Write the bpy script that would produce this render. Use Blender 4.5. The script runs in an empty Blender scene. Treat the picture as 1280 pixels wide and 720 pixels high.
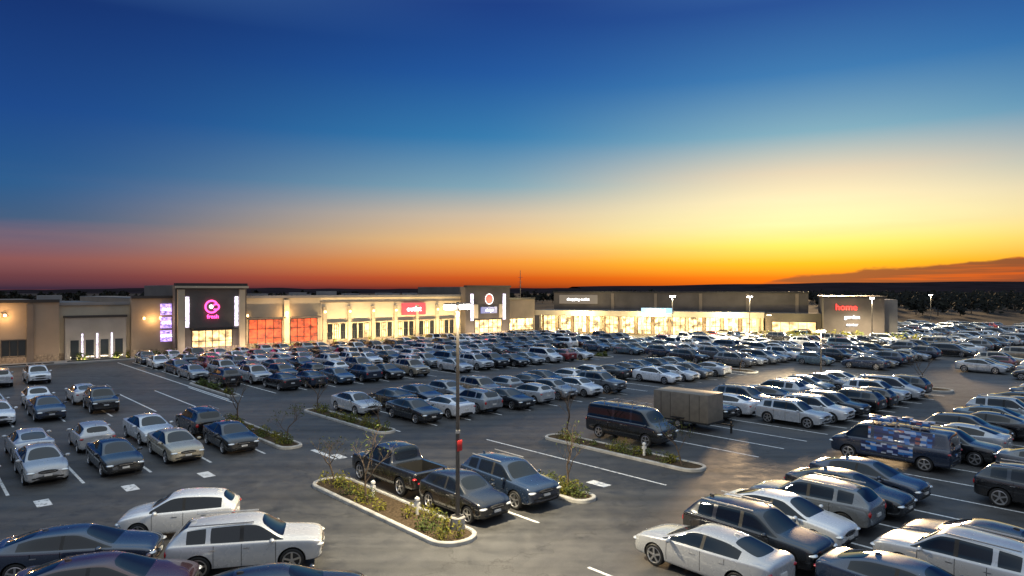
import bpy, bmesh, math, random
from mathutils import Vector, Matrix
random.seed(7)
R=random.Random(11)
scene=bpy.context.scene
scene.view_settings.view_transform='Standard'
scene.view_settings.look='None'
scene.view_settings.exposure=0
scene.view_settings.gamma=1
COL=scene.collection
def lin(c):
    return tuple(((v/255)/12.92 if v/255<=0.04045 else ((v/255+0.055)/1.055)**2.4) for v in c)

# ------------------------------------------------------------------ materials
def newmat(name):
    m=bpy.data.materials.new(name); m.use_nodes=True
    nt=m.node_tree; return m,nt,nt.nodes['Principled BSDF']
def simple(name,col,rough=0.6,metal=0.0,coat=0.0,var=0.0,vscale=3.0,bump=0.0,spec=0.5):
    m,nt,b=newmat(name)
    b.inputs['Base Color'].default_value=(*col,1)
    b.inputs['Roughness'].default_value=rough
    b.inputs['Metallic'].default_value=metal
    b.inputs['Coat Weight'].default_value=coat
    b.inputs['Coat Roughness'].default_value=0.03
    b.inputs['Specular IOR Level'].default_value=spec
    if var>0 or bump>0:
        tc=nt.nodes.new('ShaderNodeTexCoord')
        n=nt.nodes.new('ShaderNodeTexNoise'); n.inputs['Scale'].default_value=vscale; n.inputs['Detail'].default_value=6
        nt.links.new(tc.outputs['Object'],n.inputs['Vector'])
        if var>0:
            mr=nt.nodes.new('ShaderNodeMapRange'); mr.inputs[1].default_value=0.3; mr.inputs[2].default_value=0.7
            mr.inputs[3].default_value=1-var; mr.inputs[4].default_value=1+var
            nt.links.new(n.outputs['Fac'],mr.inputs[0])
            mx=nt.nodes.new('ShaderNodeVectorMath'); mx.operation='SCALE'; mx.inputs[0].default_value=col
            nt.links.new(mr.outputs[0],mx.inputs['Scale']); nt.links.new(mx.outputs[0],b.inputs['Base Color'])
        if bump>0:
            bp=nt.nodes.new('ShaderNodeBump'); bp.inputs['Strength'].default_value=bump; bp.inputs['Distance'].default_value=0.05
            nt.links.new(n.outputs['Fac'],bp.inputs['Height']); nt.links.new(bp.outputs[0],b.inputs['Normal'])
    return m
def emis(name,col,strength,var=0.0,vscale=(1,1,1)):
    m,nt,b=newmat(name)
    m.cycles.emission_sampling='NONE'
    b.inputs['Base Color'].default_value=(0.05,0.05,0.05,1)
    b.inputs['Emission Color'].default_value=(*col,1)
    b.inputs['Emission Strength'].default_value=strength
    b.inputs['Roughness'].default_value=0.2
    if var>0:
        tc=nt.nodes.new('ShaderNodeTexCoord'); mp=nt.nodes.new('ShaderNodeMapping'); mp.inputs['Scale'].default_value=vscale
        v=nt.nodes.new('ShaderNodeTexNoise'); v.inputs['Scale'].default_value=1; v.inputs['Detail'].default_value=4
        nt.links.new(tc.outputs['Object'],mp.inputs[0]); nt.links.new(mp.outputs[0],v.inputs['Vector'])
        mr=nt.nodes.new('ShaderNodeMapRange'); mr.inputs[1].default_value=0.35; mr.inputs[2].default_value=0.65
        mr.inputs[3].default_value=strength*(1-var); mr.inputs[4].default_value=strength*(1+var)
        nt.links.new(v.outputs['Fac'],mr.inputs[0]); nt.links.new(mr.outputs[0],b.inputs['Emission Strength'])
    return m

def asphalt_mat():
    m,nt,b=newmat('asphalt')
    N=nt.nodes.new; L=nt.links.new
    geo=N('ShaderNodeNewGeometry')
    def noise(scale,detail=5,rough=0.6,vec=None):
        n=N('ShaderNodeTexNoise'); n.inputs['Scale'].default_value=scale; n.inputs['Detail'].default_value=detail; n.inputs['Roughness'].default_value=rough
        L(vec or geo.outputs['Position'],n.inputs['Vector']); return n
    n1=noise(0.07,4); n2=noise(1.3,6); n3=noise(25,2,0.8)
    mp=N('ShaderNodeMapping'); mp.inputs['Rotation'].default_value=(0,0,-math.radians(42)); mp.inputs['Scale'].default_value=(0.03,0.9,1)
    L(geo.outputs['Position'],mp.inputs[0]); n4=noise(1.0,3,0.5,mp.outputs[0])
    def mr(src,a,bb,c,d):
        r=N('ShaderNodeMapRange'); r.inputs[1].default_value=a; r.inputs[2].default_value=bb; r.inputs[3].default_value=c; r.inputs[4].default_value=d
        L(src,r.inputs[0]); return r.outputs[0]
    def mul(a,bb):
        x=N('ShaderNodeMath'); x.operation='MULTIPLY'; L(a,x.inputs[0]); L(bb,x.inputs[1]); return x.outputs[0]
    v=mul(mul(mr(n1.outputs['Fac'],.3,.7,.6,1.35),mr(n2.outputs['Fac'],.3,.7,.75,1.25)),mul(mr(n3.outputs['Fac'],.3,.7,.7,1.3),mr(n4.outputs['Fac'],.3,.7,.68,1.3)))
    vo=N('ShaderNodeTexVoronoi'); vo.feature='DISTANCE_TO_EDGE'; vo.inputs['Scale'].default_value=0.13
    add=N('ShaderNodeVectorMath'); add.operation='ADD'; sc=N('ShaderNodeVectorMath'); sc.operation='SCALE'; sc.inputs['Scale'].default_value=2.0
    L(n2.outputs['Color'],sc.inputs[0]); L(sc.outputs[0],add.inputs[0]); L(geo.outputs['Position'],add.inputs[1]); L(add.outputs[0],vo.inputs['Vector'])
    v=mul(v,mr(vo.outputs['Distance'],0.0,0.008,0.6,1.0))
    so_=noise(.55,3,.5); v=mul(v,mr(so_.outputs['Fac'],.60,.72,1,.62))
    cs=N('ShaderNodeVectorMath'); cs.operation='SCALE'; cs.inputs[0].default_value=(0.068,0.067,0.066); L(v,cs.inputs['Scale'])
    L(cs.outputs[0],b.inputs['Base Color'])
    L(mr(n2.outputs['Fac'],.3,.7,.5,.78),b.inputs['Roughness'])
    b.inputs['Specular IOR Level'].default_value=0.45
    bp=N('ShaderNodeBump'); bp.inputs['Strength'].default_value=0.35; bp.inputs['Distance'].default_value=0.02
    L(n3.outputs['Fac'],bp.inputs['Height']); L(bp.outputs[0],b.inputs['Normal'])
    return m
M_ASPH=asphalt_mat()
def worn_paint():
    m,nt,b=newmat('worn_white_paint'); N=nt.nodes.new; L=nt.links.new
    geo=N('ShaderNodeNewGeometry'); n=N('ShaderNodeTexNoise'); n.inputs['Scale'].default_value=4; n.inputs['Detail'].default_value=8; n.inputs['Roughness'].default_value=.75
    L(geo.outputs['Position'],n.inputs['Vector'])
    r=N('ShaderNodeValToRGB'); r.color_ramp.elements[0].position=.36; r.color_ramp.elements[0].color=(.16,.16,.16,1)
    r.color_ramp.elements[1].position=.49; r.color_ramp.elements[1].color=(.8,.8,.78,1)
    L(n.outputs['Fac'],r.inputs[0]); L(r.outputs[0],b.inputs['Base Color']); b.inputs['Roughness'].default_value=.6
    return m
M_STRIPE=worn_paint()
M_GROUND=simple('dry_grass_ground',(0.024,0.022,0.02),0.95,var=.5,vscale=0.05,spec=0.1)
M_KERB=simple('kerb_concrete',(0.42,0.41,0.38),0.8,var=.25,vscale=2,bump=.2)
M_WALK=simple('sidewalk_concrete',(0.3,0.29,0.27),0.85,var=.2,vscale=.6)
M_MULCH=simple('mulch',(0.07,0.05,0.03),0.95,var=.5,vscale=9,bump=.8,spec=.1)
M_POLE=simple('pole_metal',(0.12,0.11,0.10),0.45,metal=.6,var=.2)
M_CONC=simple('concrete',(0.4,0.38,0.35),0.85,var=.2,vscale=4)
M_LAMP=emis('lamp_lens',(1,.94,.82),30)
M_BARK=simple('bark',(0.09,0.065,0.045),0.9,var=.3,vscale=20)
M_HILL=simple('distant_hill',(0.022,0.018,0.022),1,var=.3,vscale=.01,spec=0)

def leafmat(name,c,k=1.5):
    m,nt,b=newmat(name); N=nt.nodes.new; L=nt.links.new
    geo=N('ShaderNodeNewGeometry'); r=N('ShaderNodeValToRGB')
    r.color_ramp.elements[0].color=(c[0]*.45,c[1]*.45,c[2]*.4,1); r.color_ramp.elements[1].color=(c[0]*k,c[1]*k,c[2]*k*.8,1)
    L(geo.outputs['Random Per Island'],r.inputs[0]); L(r.outputs[0],b.inputs['Base Color']); b.inputs['Roughness'].default_value=.8; b.inputs['Specular IOR Level'].default_value=.15
    return m
M_LEAF=leafmat('shrub_leaves',(0.07,0.09,0.03))
M_LEAFY=leafmat('yellow_leaves',(0.16,0.15,0.03))
M_TREEF=leafmat('far_foliage',(0.018,0.018,0.014),1.1)

def paintmat():
    m,nt,b=newmat('car_paint'); N=nt.nodes.new; L=nt.links.new
    oi=N('ShaderNodeObjectInfo'); L(oi.outputs['Color'],b.inputs['Base Color'])
    b.inputs['Metallic'].default_value=.25; b.inputs['Coat Weight'].default_value=1; b.inputs['Coat Roughness'].default_value=.02; b.inputs['Coat IOR'].default_value=1.75
    tc=N('ShaderNodeTexCoord'); n=N('ShaderNodeTexNoise'); n.inputs['Scale'].default_value=2.5; n.inputs['Detail'].default_value=6
    L(tc.outputs['Object'],n.inputs['Vector'])
    mr=N('ShaderNodeMapRange'); mr.inputs[3].default_value=.18; mr.inputs[4].default_value=.36; L(n.outputs['Fac'],mr.inputs[0]); L(mr.outputs[0],b.inputs['Roughness'])
    return m
CM=[paintmat(),
    simple('car_glass',(0.006,0.008,0.010),0.03,spec=.7),
    simple('black_rubber_plastic',(0.014,0.014,0.014),0.6),
    simple('alloy',(0.6,0.6,0.61),0.28,metal=.9),
    simple('headlight_lens',(0.85,0.85,0.82),0.05,metal=.5,coat=1),
    simple('taillight_lens',(0.4,0.01,0.01),0.12,coat=1),
    simple('license_plate',(0.6,0.6,0.58),0.5),
    simple('bare_aluminium',(0.5,0.5,0.5),0.4,metal=.7)]

# ------------------------------------------------------------------ mesh helpers
def obj(name,mesh,parent=None,loc=None,rotz=None):
    o=bpy.data.objects.new(name,mesh); COL.objects.link(o)
    if parent: o.parent=parent
    if loc is not None: o.location=loc
    if rotz is not None: o.rotation_euler=(0,0,rotz)
    return o
def empty(name,loc=(0,0,0)):
    o=bpy.data.objects.new(name,None); COL.objects.link(o); o.location=loc; o.empty_display_size=.5; return o
def finish(bm,name,mats,smooth_ang=None):
    if smooth_ang is not None:
        bm.normal_update()
        for f in bm.faces: f.smooth=True
        for e in bm.edges:
            if len(e.link_faces)==2:
                if e.calc_face_angle(0)>math.radians(smooth_ang): e.smooth=False
    me=bpy.data.meshes.new(name); bm.to_mesh(me); bm.free()
    for m in mats: me.materials.append(m)
    return me
def addbox(bm,x0,x1,y0,y1,z0,z1,mi=0,bev=0,T=None):
    vs=[bm.verts.new((x,y,z)) for x in(x0,x1) for y in(y0,y1) for z in(z0,z1)]
    idx=[(0,1,3,2),(4,6,7,5),(0,4,5,1),(2,3,7,6),(0,2,6,4),(1,5,7,3)]
    fs=[bm.faces.new([vs[i] for i in q]) for q in idx]
    for f in fs: f.material_index=mi
    if T:
        for v in vs: v.co=T(v.co)
    if bev>0:
        es=list({e for f in fs for e in f.edges})
        r=bmesh.ops.bevel(bm,geom=es,offset=bev,segments=2,affect='EDGES',profile=.5)
        for f in r['faces']: f.material_index=mi
    return vs
def addell(bm,c,s,mi,u=12,v=8,rot=None):
    r=bmesh.ops.create_uvsphere(bm,u_segments=u,v_segments=v,radius=1)
    for vt in r['verts']:
        p=Vector((vt.co.x*s[0],vt.co.y*s[1],vt.co.z*s[2]))
        if rot: p=rot@p
        vt.co=p+Vector(c)
    for f in {f for vt in r['verts'] for f in vt.link_faces}: f.material_index=mi
def lathe(bm,c,axis,prof,mi,n=24):
    rings=[]
    for (o,r) in prof:
        ring=[]
        for i in range(n):
            a=2*math.pi*i/n
            if axis=='y': p=(c[0]+r*math.cos(a),c[1]+o,c[2]+r*math.sin(a))
            else: p=(c[0]+r*math.cos(a),c[1]+r*math.sin(a),c[2]+o)
            ring.append(bm.verts.new(p))
        rings.append(ring)
    for k in range(len(rings)-1):
        for i in range(n):
            f=bm.faces.new([rings[k][i],rings[k][(i+1)%n],rings[k+1][(i+1)%n],rings[k+1][i]]); f.material_index=mi
    for rg in (rings[0],rings[-1]):
        f=bm.faces.new(rg); f.material_index=mi

# ------------------------------------------------------------------ cars
def wheel(bm,x,y,r,side,w=.22):
    s=side
    prof=[(-w/2*s,r*.62),(-w/2*s,r*.9),(-w*.38*s,r),(w*.38*s,r),(w/2*s,r*.92),(w/2*s,r*.74),(w*.30*s,r*.72)]
    lathe(bm,(x,y,r),'y',prof,2,22)
    lathe(bm,(x,y,r),'y',[(w*.31*s,r*.74),(w*.5*s,r*.76),(w*.52*s,r*.70),(w*.38*s,r*.66)],3,22)
    lathe(bm,(x,y,r),'y',[(w*.385*s,r*.64),(w*.39*s,r*.63)],2,22)
    lathe(bm,(x,y,r),'y',[(w*.40*s,r*.17),(w*.53*s,r*.14)],3,10)
    for k in range(5):
        a=2*math.pi*k/5+.3
        rot=Matrix.Rotation(-a,4,'Y')
        def T(p,rot=rot): 
            q=rot@Vector(p); return Vector((q.x+x,q.y+y,q.z+r))
        ya,yb=sorted((w*.40*s,w*.50*s))
        addbox(bm,0.02,r*.70,ya,yb,-r*.085,r*.085,3,T=T)

def build_car(name,st,side_glass,front_glass,rear_glass,wx,wr,rails=False,bed=None,ztail=.8,znose=.62,clad=False,extra=None,pillars=(),seams=()):
    bm=bmesh.new()
    cr=bm.edges.layers.float.new('crease_edge')
    rings=[]
    for (x,w,zb,zsh,ty,tz,cz) in st:
        h=[(0,zb),(w*.82,zb),(w*.965,zb+.09),(w*1.0,zb+.45*(zsh-zb)),(w*.985,zsh-.13*(zsh-zb)*1.3),(w*.955,zsh),(w*.90,zsh+.025),(ty,tz),(ty*.87,tz+.35*(cz-tz)+.012),(0,cz)]
        ring=[bm.verts.new((x,yy,zz)) for yy,zz in h]
        ring+=[bm.verts.new((x,-yy,zz)) for yy,zz in h[1:-1][::-1]]
        rings.append(ring)
    n=len(rings[0])
    for k in range(len(rings)-1):
        xm=(st[k][0]+st[k+1][0])/2
        for i in range(n):
            j=(i+1)%n
            f=bm.faces.new([rings[k][i],rings[k+1][i],rings[k+1][j],rings[k][j]])
            strip=i if i<9 else 17-i
            mi=0
            if strip==0 or (clad and strip==1): mi=2
            if strip==6 and side_glass[0]>xm>side_glass[1]:
                mi=1
                for p0,p1,pm in pillars:
                    if p0>xm>p1: mi=pm
            if strip==8 and (front_glass[0]>xm>front_glass[1] or rear_glass[0]>xm>rear_glass[1]): mi=1
            f.material_index=mi
    for rg,fl in ((rings[0],0),(rings[-1],1)):
        for i in range(9):
            a,b=i,i+1
            vs=[rg[a],rg[b],rg[(n-b)%n],rg[(n-a)%n]]
            u=[]
            for v in vs:
                if v not in u: u.append(v)
            f=bm.faces.new(u if not fl else u[::-1])
    for e in bm.edges:
        m=set(f.material_index for f in e.link_faces)
        if len(m)>1: e[cr]=.65
    for k in range(len(rings)-1):
        for i in (5,6,7,13,12,11,2,16):
            e=bm.edges.get((rings[k][i],rings[k+1][i]))
            if e: e[cr]=max(e[cr],.5)
    bmesh.ops.recalc_face_normals(bm,faces=bm.faces)
    me=finish(bm,name,CM)
    o=bpy.data.objects.new('tmp',me); COL.objects.link(o)
    md=o.modifiers.new('s','SUBSURF'); md.levels=2; md.render_levels=2
    wmax=max(s[1] for s in st)
    def cutter(fn):
        cb=bmesh.new(); fn(cb); bmesh.ops.recalc_face_normals(cb,faces=cb.faces)
        co=bpy.data.objects.new('cut',finish(cb,'cut',CM)); COL.objects.link(co)
        b=o.modifiers.new('b','BOOLEAN'); b.operation='DIFFERENCE'; b.object=co; b.solver='EXACT'
        return co,b
    def arches(cb):
        for x in wx:
            for s in (1,-1):
                lathe(cb,(x,s*.95,wr+.01),'y',[(-.30,wr*1.15),(.30,wr*1.15)],2,28)
        if bed: addbox(cb,*bed,2)
    def evalm():
        dg=bpy.context.evaluated_depsgraph_get(); dg.update()
        return bpy.data.meshes.new_from_object(o.evaluated_get(dg))
    cutters=[cutter(arches)]
    ev=evalm()
    nbase=len(ev.polygons)
    for sx in seams:
        def seam(cb,sx=sx):
            near=any(abs(sx-x)<wr*1.15+.03 for x in wx)
            for s in (1,-1):
                y0,y1=sorted((s*(wmax-.05),s*(wmax+.2))); addbox(cb,sx-.009,sx+.009,y0,y1,(wr*2.15+.06) if near else .36,st[8][3]-.013,2)
        c2,m2=cutter(seam); ev2=evalm()
        if len(ev2.polygons)<nbase*.97 or max((v.co.z for v in ev2.vertices),default=0)<1.2:
            o.modifiers.remove(m2); bpy.data.objects.remove(c2); bpy.data.meshes.remove(ev2)
        else:
            bpy.data.meshes.remove(ev); ev=ev2; nbase=len(ev.polygons); cutters.append((c2,m2))
    bm=bmesh.new(); bm.from_mesh(ev)
    for c_,m_ in cutters: bpy.data.objects.remove(c_)
    bpy.data.objects.remove(o); bpy.data.meshes.remove(ev)
    xf=st[0][0]; xr=st[-1][0]; wf=st[0][1]; wrr=st[-1][1]
    for x in wx:
        for s in (1,-1): wheel(bm,x,s*(wmax-.13),wr,s)
    addbox(bm,wx[-1]-.4,wx[0]+.4,-.6,.6,.22,.5,2)
    for s in (1,-1):
        addell(bm,(xf-.13,s*(wf-.02),znose),(.17,.21,.065),4,rot=Matrix.Rotation(-s*.5,3,'Z'))
        addell(bm,(xf-.05,s*(wf-.12),znose-.26),(.07,.12,.05),2)
        addell(bm,(xr+.09,s*(wrr-.02),ztail),(.10,.15,.065) if not rails else (.10,.11,.15),5,rot=Matrix.Rotation(s*.5,3,'Z'))
        xm=front_glass[0]-.28
        zs=[q for q in st if q[0]<=front_glass[0]][0][3]
        addell(bm,(xm,s*(wmax+.07),zs+.07),(.08,.12,.075),0,10,8)
        addbox(bm,xm-.03,xm+.03,min(s*(wmax-.08),s*(wmax+.05)),max(s*(wmax-.08),s*(wmax+.05)),zs+.01,zs+.05,2)
        for hx in (.05,-.95) if not bed else (.25,):
            addbox(bm,hx-.09,hx+.09,s*(wmax-.02)-.014,s*(wmax-.02)+.014,zs-.14,zs-.11,3)
        if rails: 
            rx0,rx1=rear_glass[0]+.1,front_glass[1]-.1
            ry=[q for q in st if q[0]<=front_glass[1]][0][4]
            rz=[q for q in st if q[0]<=front_glass[1]][0][5]
            addbox(bm,rx0,rx1,s*ry*.93-.02,s*ry*.93+.02,rz+.05,rz+.095,7,bev=.01)
    addell(bm,(xf-.005,0,znose+.01),(.05,wf*.62,.085),2)
    addbox(bm,xf-.02,xf+.045,-.30,.30,znose-.005,znose+.012,3)
    addell(bm,(xf+.00,0,znose-.24),(.05,wf*.75,.08),2)
    addbox(bm,xf-.03,xf+.055,-.16,.16,znose-.18,znose-.09,6)
    addbox(bm,xr-.03,xr+.06,-.17,.17,ztail-.2,ztail-.08,6)
    addell(bm,(xr+.03,0,ztail-.42),(.08,wrr*.85,.07),2)
    # interior hints: headrests show as silhouettes are inside glass; roof antenna fin
    if not extra: addell(bm,(rear_glass[0]+.12,0,[q for q in st if q[0]<=rear_glass[0]+.2][0][6]+.02),(.10,.02,.05),0,8,6)
    if extra: extra(bm)
    bm.normal_update()
    return finish(bm,name,CM,38)

sedan=[(2.40,.66,.34,.62,.42,.65,.67),(2.34,.81,.22,.72,.54,.76,.79),(2.12,.89,.19,.81,.64,.86,.90),(1.6,.92,.18,.89,.70,.93,.98),(1.20,.925,.18,.93,.78,.965,1.04),(1.08,.925,.18,.935,.78,1.0,1.09),
 (.30,.93,.18,.96,.60,1.34,1.42),(.10,.93,.18,.965,.59,1.375,1.46),(-.17,.93,.18,.97,.59,1.385,1.47),(-.26,.93,.18,.97,.59,1.385,1.47),(-.85,.93,.18,.99,.58,1.36,1.45),(-1.1,.93,.18,1.0,.575,1.32,1.41),(-1.45,.93,.18,1.015,.60,1.23,1.33),
 (-1.95,.92,.19,1.04,.66,1.085,1.16),(-2.05,.915,.20,1.045,.68,1.08,1.13),(-2.26,.89,.23,1.03,.66,1.07,1.12),(-2.37,.82,.26,.98,.6,1.03,1.07),(-2.42,.70,.38,.86,.5,.92,.96)]
SEDAN=build_car('sedan',sedan,(1.15,-1.5),(1.15,.2),(-1.05,-2.0),(1.48,-1.43),.345,ztail=.83,znose=.64,pillars=((-.1,-.3,2),),seams=(1.0,-.22,-1.04))
hatch=[(2.05,.62,.36,.64,.42,.68,.70),(1.98,.80,.24,.76,.52,.80,.83),(1.75,.87,.20,.84,.62,.89,.93),(1.35,.89,.19,.92,.68,.97,1.02),
 (1.05,.90,.19,.95,.74,1.0,1.07),(.93,.90,.19,.955,.74,1.04,1.12),(.30,.90,.19,.97,.62,1.40,1.48),(.05,.90,.19,.975,.61,1.45,1.53),(-.2,.90,.19,.98,.61,1.46,1.545),(-.29,.90,.19,.98,.61,1.46,1.545),
 (-.9,.90,.19,1.0,.605,1.44,1.53),(-1.40,.90,.19,1.01,.59,1.38,1.47),(-1.55,.895,.19,1.015,.59,1.35,1.44),(-1.9,.88,.22,1.02,.62,1.08,1.15),(-1.98,.85,.25,.98,.58,1.03,1.07),(-2.04,.76,.34,.88,.5,.94,.97)]
HATCH=build_car('hatch',hatch,(.98,-1.5),(.98,.2),(-1.5,-1.93),(1.28,-1.26),.335,pillars=((-.1,-.33,2),(-.9,-1.0,2)),ztail=.84,znose=.64,seams=(.82,-.24))
suv=[(2.36,.70,.42,.80,.46,.84,.86),(2.30,.85,.30,.90,.58,.94,.97),(2.08,.92,.26,.98,.68,1.02,1.05),(1.55,.94,.25,1.02,.74,1.06,1.11),
 (1.15,.95,.25,1.05,.80,1.09,1.17),(1.03,.95,.25,1.055,.80,1.13,1.23),(.45,.95,.25,1.07,.69,1.56,1.65),(.25,.95,.25,1.075,.68,1.60,1.695),(-.05,.95,.25,1.08,.68,1.615,1.71),(-.15,.95,.25,1.08,.68,1.615,1.71),
 (-1.05,.95,.25,1.10,.67,1.59,1.69),(-1.16,.95,.25,1.105,.67,1.585,1.685),(-1.75,.95,.26,1.12,.65,1.53,1.63),(-1.90,.945,.26,1.12,.65,1.50,1.60),(-2.22,.93,.29,1.12,.70,1.19,1.25),(-2.31,.90,.33,1.07,.68,1.12,1.16),(-2.37,.80,.42,.97,.6,1.02,1.06)]
SUV=build_car('suv',suv,(1.1,-1.8),(1.1,.35),(-1.8,-2.24),(1.42,-1.40),.38,rails=True,clad=True,ztail=.87,znose=.80,pillars=((0,-.2,2),(-1.0,-1.2,0)),seams=(.93,-.1,-.93))
minivan=[(2.5,.66,.34,.66,.46,.70,.72),(2.42,.84,.24,.76,.58,.80,.84),(2.15,.92,.20,.86,.68,.92,.97),(1.75,.96,.19,.94,.76,1.0,1.08),
 (1.45,.97,.19,.97,.82,1.08,1.18),(.75,.98,.19,.99,.70,1.56,1.66),(.5,.98,.19,.995,.69,1.62,1.72),(.1,.98,.19,1.0,.69,1.65,1.75),(.0,.98,.19,1.0,.69,1.65,1.75),
 (-1.0,.98,.19,1.01,.69,1.64,1.745),(-1.12,.98,.19,1.01,.69,1.64,1.745),(-2.05,.975,.20,1.02,.68,1.6,1.7),(-2.2,.97,.21,1.02,.68,1.57,1.67),(-2.45,.93,.25,1.02,.70,1.1,1.16),(-2.52,.82,.35,.92,.6,.98,1.02)]
MINIVAN=build_car('minivan',minivan,(1.5,-2.1),(1.6,.65),(-2.1,-2.46),(1.6,-1.5),.35,ztail=.86,pillars=((.05,-.05,2),(-.95,-1.15,2)),znose=.68,seams=(1.12,.04,-1.0))
pickup=[(2.85,.74,.50,.94,.5,.97,.99),(2.78,.90,.36,1.04,.62,1.07,1.09),(2.5,.96,.32,1.10,.74,1.13,1.16),(1.95,.98,.30,1.13,.78,1.16,1.20),
 (1.55,.985,.30,1.14,.82,1.18,1.26),(1.45,.985,.30,1.145,.82,1.22,1.32),(.90,.985,.30,1.15,.70,1.72,1.80),(.72,.985,.30,1.15,.69,1.76,1.85),(.25,.985,.30,1.15,.69,1.77,1.86),(.15,.985,.30,1.15,.69,1.77,1.86),
 (-.50,.985,.30,1.15,.69,1.75,1.84),(-.66,.985,.30,1.15,.69,1.70,1.80),(-.80,.985,.31,1.15,.78,1.20,1.25),(-.9,.985,.32,1.15,.86,1.165,1.17),(-1.6,.985,.34,1.15,.86,1.165,1.17),(-2.6,.98,.38,1.15,.86,1.165,1.17),(-2.80,.95,.42,1.13,.84,1.15,1.155),(-2.85,.88,.48,1.05,.8,1.1,1.11)]
PICKUP=build_car('pickup',pickup,(1.5,-.6),(1.5,.8),(-.55,-.78),(1.85,-1.70),.41,bed=(-2.68,-.98,-.70,.70,.62,1.6),ztail=.9,znose=.90,clad=True,pillars=((.25,.1,2),),seams=(1.32,.2),extra=lambda b:None)
van=[(2.85,.78,.42,.90,.55,.94,.98),(2.76,.92,.32,1.02,.68,1.08,1.12),(2.5,.98,.30,1.12,.78,1.18,1.24),(2.1,1.0,.30,1.18,.86,1.24,1.36),(1.55,1.0,.30,1.22,.80,1.88,1.98),(1.3,1.0,.30,1.22,.79,1.98,2.1),(.75,1.0,.30,1.22,.79,2.02,2.14),(.62,1.0,.30,1.22,.79,2.02,2.14),
 (-.6,1.0,.30,1.22,.79,2.02,2.14),(-.75,1.0,.30,1.22,.79,2.02,2.14),(-2.2,1.0,.30,1.22,.79,2.0,2.12),(-2.62,1.0,.32,1.22,.79,1.98,2.1),(-2.76,.99,.34,1.22,.80,1.9,2.0),(-2.84,.96,.36,1.2,.80,1.3,1.4),(-2.88,.88,.46,1.1,.74,1.15,1.2)]
def vanextra(bm):
    for x in (.7,-.4,-1.5): addbox(bm,x-.03,x+.03,-.72,.72,2.22,2.26,7)
    for s in(1,-1):
        addbox(bm,-1.9,1.1,s*.70-.02,s*.70+.02,2.19,2.215,7)
        for x in (.7,-.4,-1.5): addbox(bm,x-.025,x+.025,s*.70-.02,s*.70+.02,2.05,2.19,7)
VAN=build_car('van',van,(2.1,-2.5),(2.2,1.45),(-2.7,-2.85),(1.85,-1.75),.38,ztail=1.05,znose=.86,pillars=((.8,.55,0),(-.55,-.8,0)),extra=vanextra,seams=(1.35,.6,-.7))
def livery():
    m,nt,b=newmat('printed_livery'); N=nt.nodes.new; L=nt.links.new
    tc=N('ShaderNodeTexCoord'); mp=N('ShaderNodeMapping'); mp.inputs['Scale'].default_value=(2.2,2.2,4.5); L(tc.outputs['Object'],mp.inputs[0])
    v=N('ShaderNodeTexVoronoi'); v.inputs['Scale'].default_value=1.8; v.distance='CHEBYCHEV'; v.inputs['Randomness'].default_value=.45; L(mp.outputs[0],v.inputs['Vector'])
    r=N('ShaderNodeValToRGB'); r.color_ramp.interpolation='CONSTANT'
    cols=[(0,(.02,.04,.16)),(.3,(.45,.55,.75)),(.42,(.04,.20,.55)),(.65,(.02,.03,.09)),(.88,(.4,.1,.08)),(.92,(.6,.62,.66))]
    while len(r.color_ramp.elements)<len(cols): r.color_ramp.elements.new(.5)
    for e,(p_,c) in zip(r.color_ramp.elements,cols): e.position=p_
    for e,(p_,c) in zip(r.color_ramp.elements,cols): e.color=(*c,1)
    sx=N('ShaderNodeSeparateColor'); L(v.outputs['Color'],sx.inputs[0]); L(sx.outputs[0],r.inputs[0]); L(r.outputs[0],b.inputs['Base Color']); b.inputs['Roughness'].default_value=.3; b.inputs['Coat Weight'].default_value=.6
    return m
CMsave=CM[6]
def cargoextra(bm):
    vanextra(bm)
    rr=random.Random(3)
    for i in range(22):
        x=rr.uniform(-1.7,.9); y=rr.uniform(-.55,.55); sx=rr.uniform(.12,.3); sy=rr.uniform(.1,.25)
        addbox(bm,x-sx,x+sx,y-sy,y+sy,2.262,2.262+rr.uniform(.08,.26),6,bev=.02)
    for s in (1,-1):
        y0,y1=sorted((s*.985,s*1.008)); addbox(bm,-1.25,1.2,y0,y1,.62,1.16,6,bev=.006)
    bm.normal_update()
    for f in bm.faces:
        if f.material_index==1 and abs(f.normal.y)>.5 and f.calc_center_median().x<.9: f.material_index=6
CM[6]=livery()
CARGO=build_car('cargovan',van,(2.1,-2.4),(2.2,1.45),(-2.7,-2.85),(1.85,-1.75),.38,ztail=1.05,znose=.86,pillars=((.9,.6,0),),extra=cargoextra)
CM[6]=CMsave

PAL=[((.80,.81,.82),27),((.50,.52,.54),18),((.28,.30,.32),9),((.12,.13,.145),12),((.014,.015,.018),26),((.02,.035,.07),12),((.04,.085,.15),7),((.10,.16,.21),4),((.22,.02,.02),3),((.36,.31,.23),4),((.06,.012,.012),2)]
PC=[c for c,w in PAL for _ in range(w)]
TYPES=[(SEDAN,40),(HATCH,18),(SUV,28),(MINIVAN,7),(PICKUP,5)]
TT=[t for t,w in TYPES for _ in range(w)]
NAMES={'sedan':'parked_car','hatch':'parked_car','suv':'parked_suv','minivan':'parked_minivan','pickup':'pickup_truck','van':'passenger_van','cargovan':'cargo_van'}
TH=math.radians(42); E1=Vector((math.cos(TH),math.sin(TH),0)); E2=Vector((math.sin(TH),-math.cos(TH),0))
def P(s,t,z=0): 
    v=E1*s+E2*t; v.z=z; return v
HE2=math.atan2(E2.y,E2.x)
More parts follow.
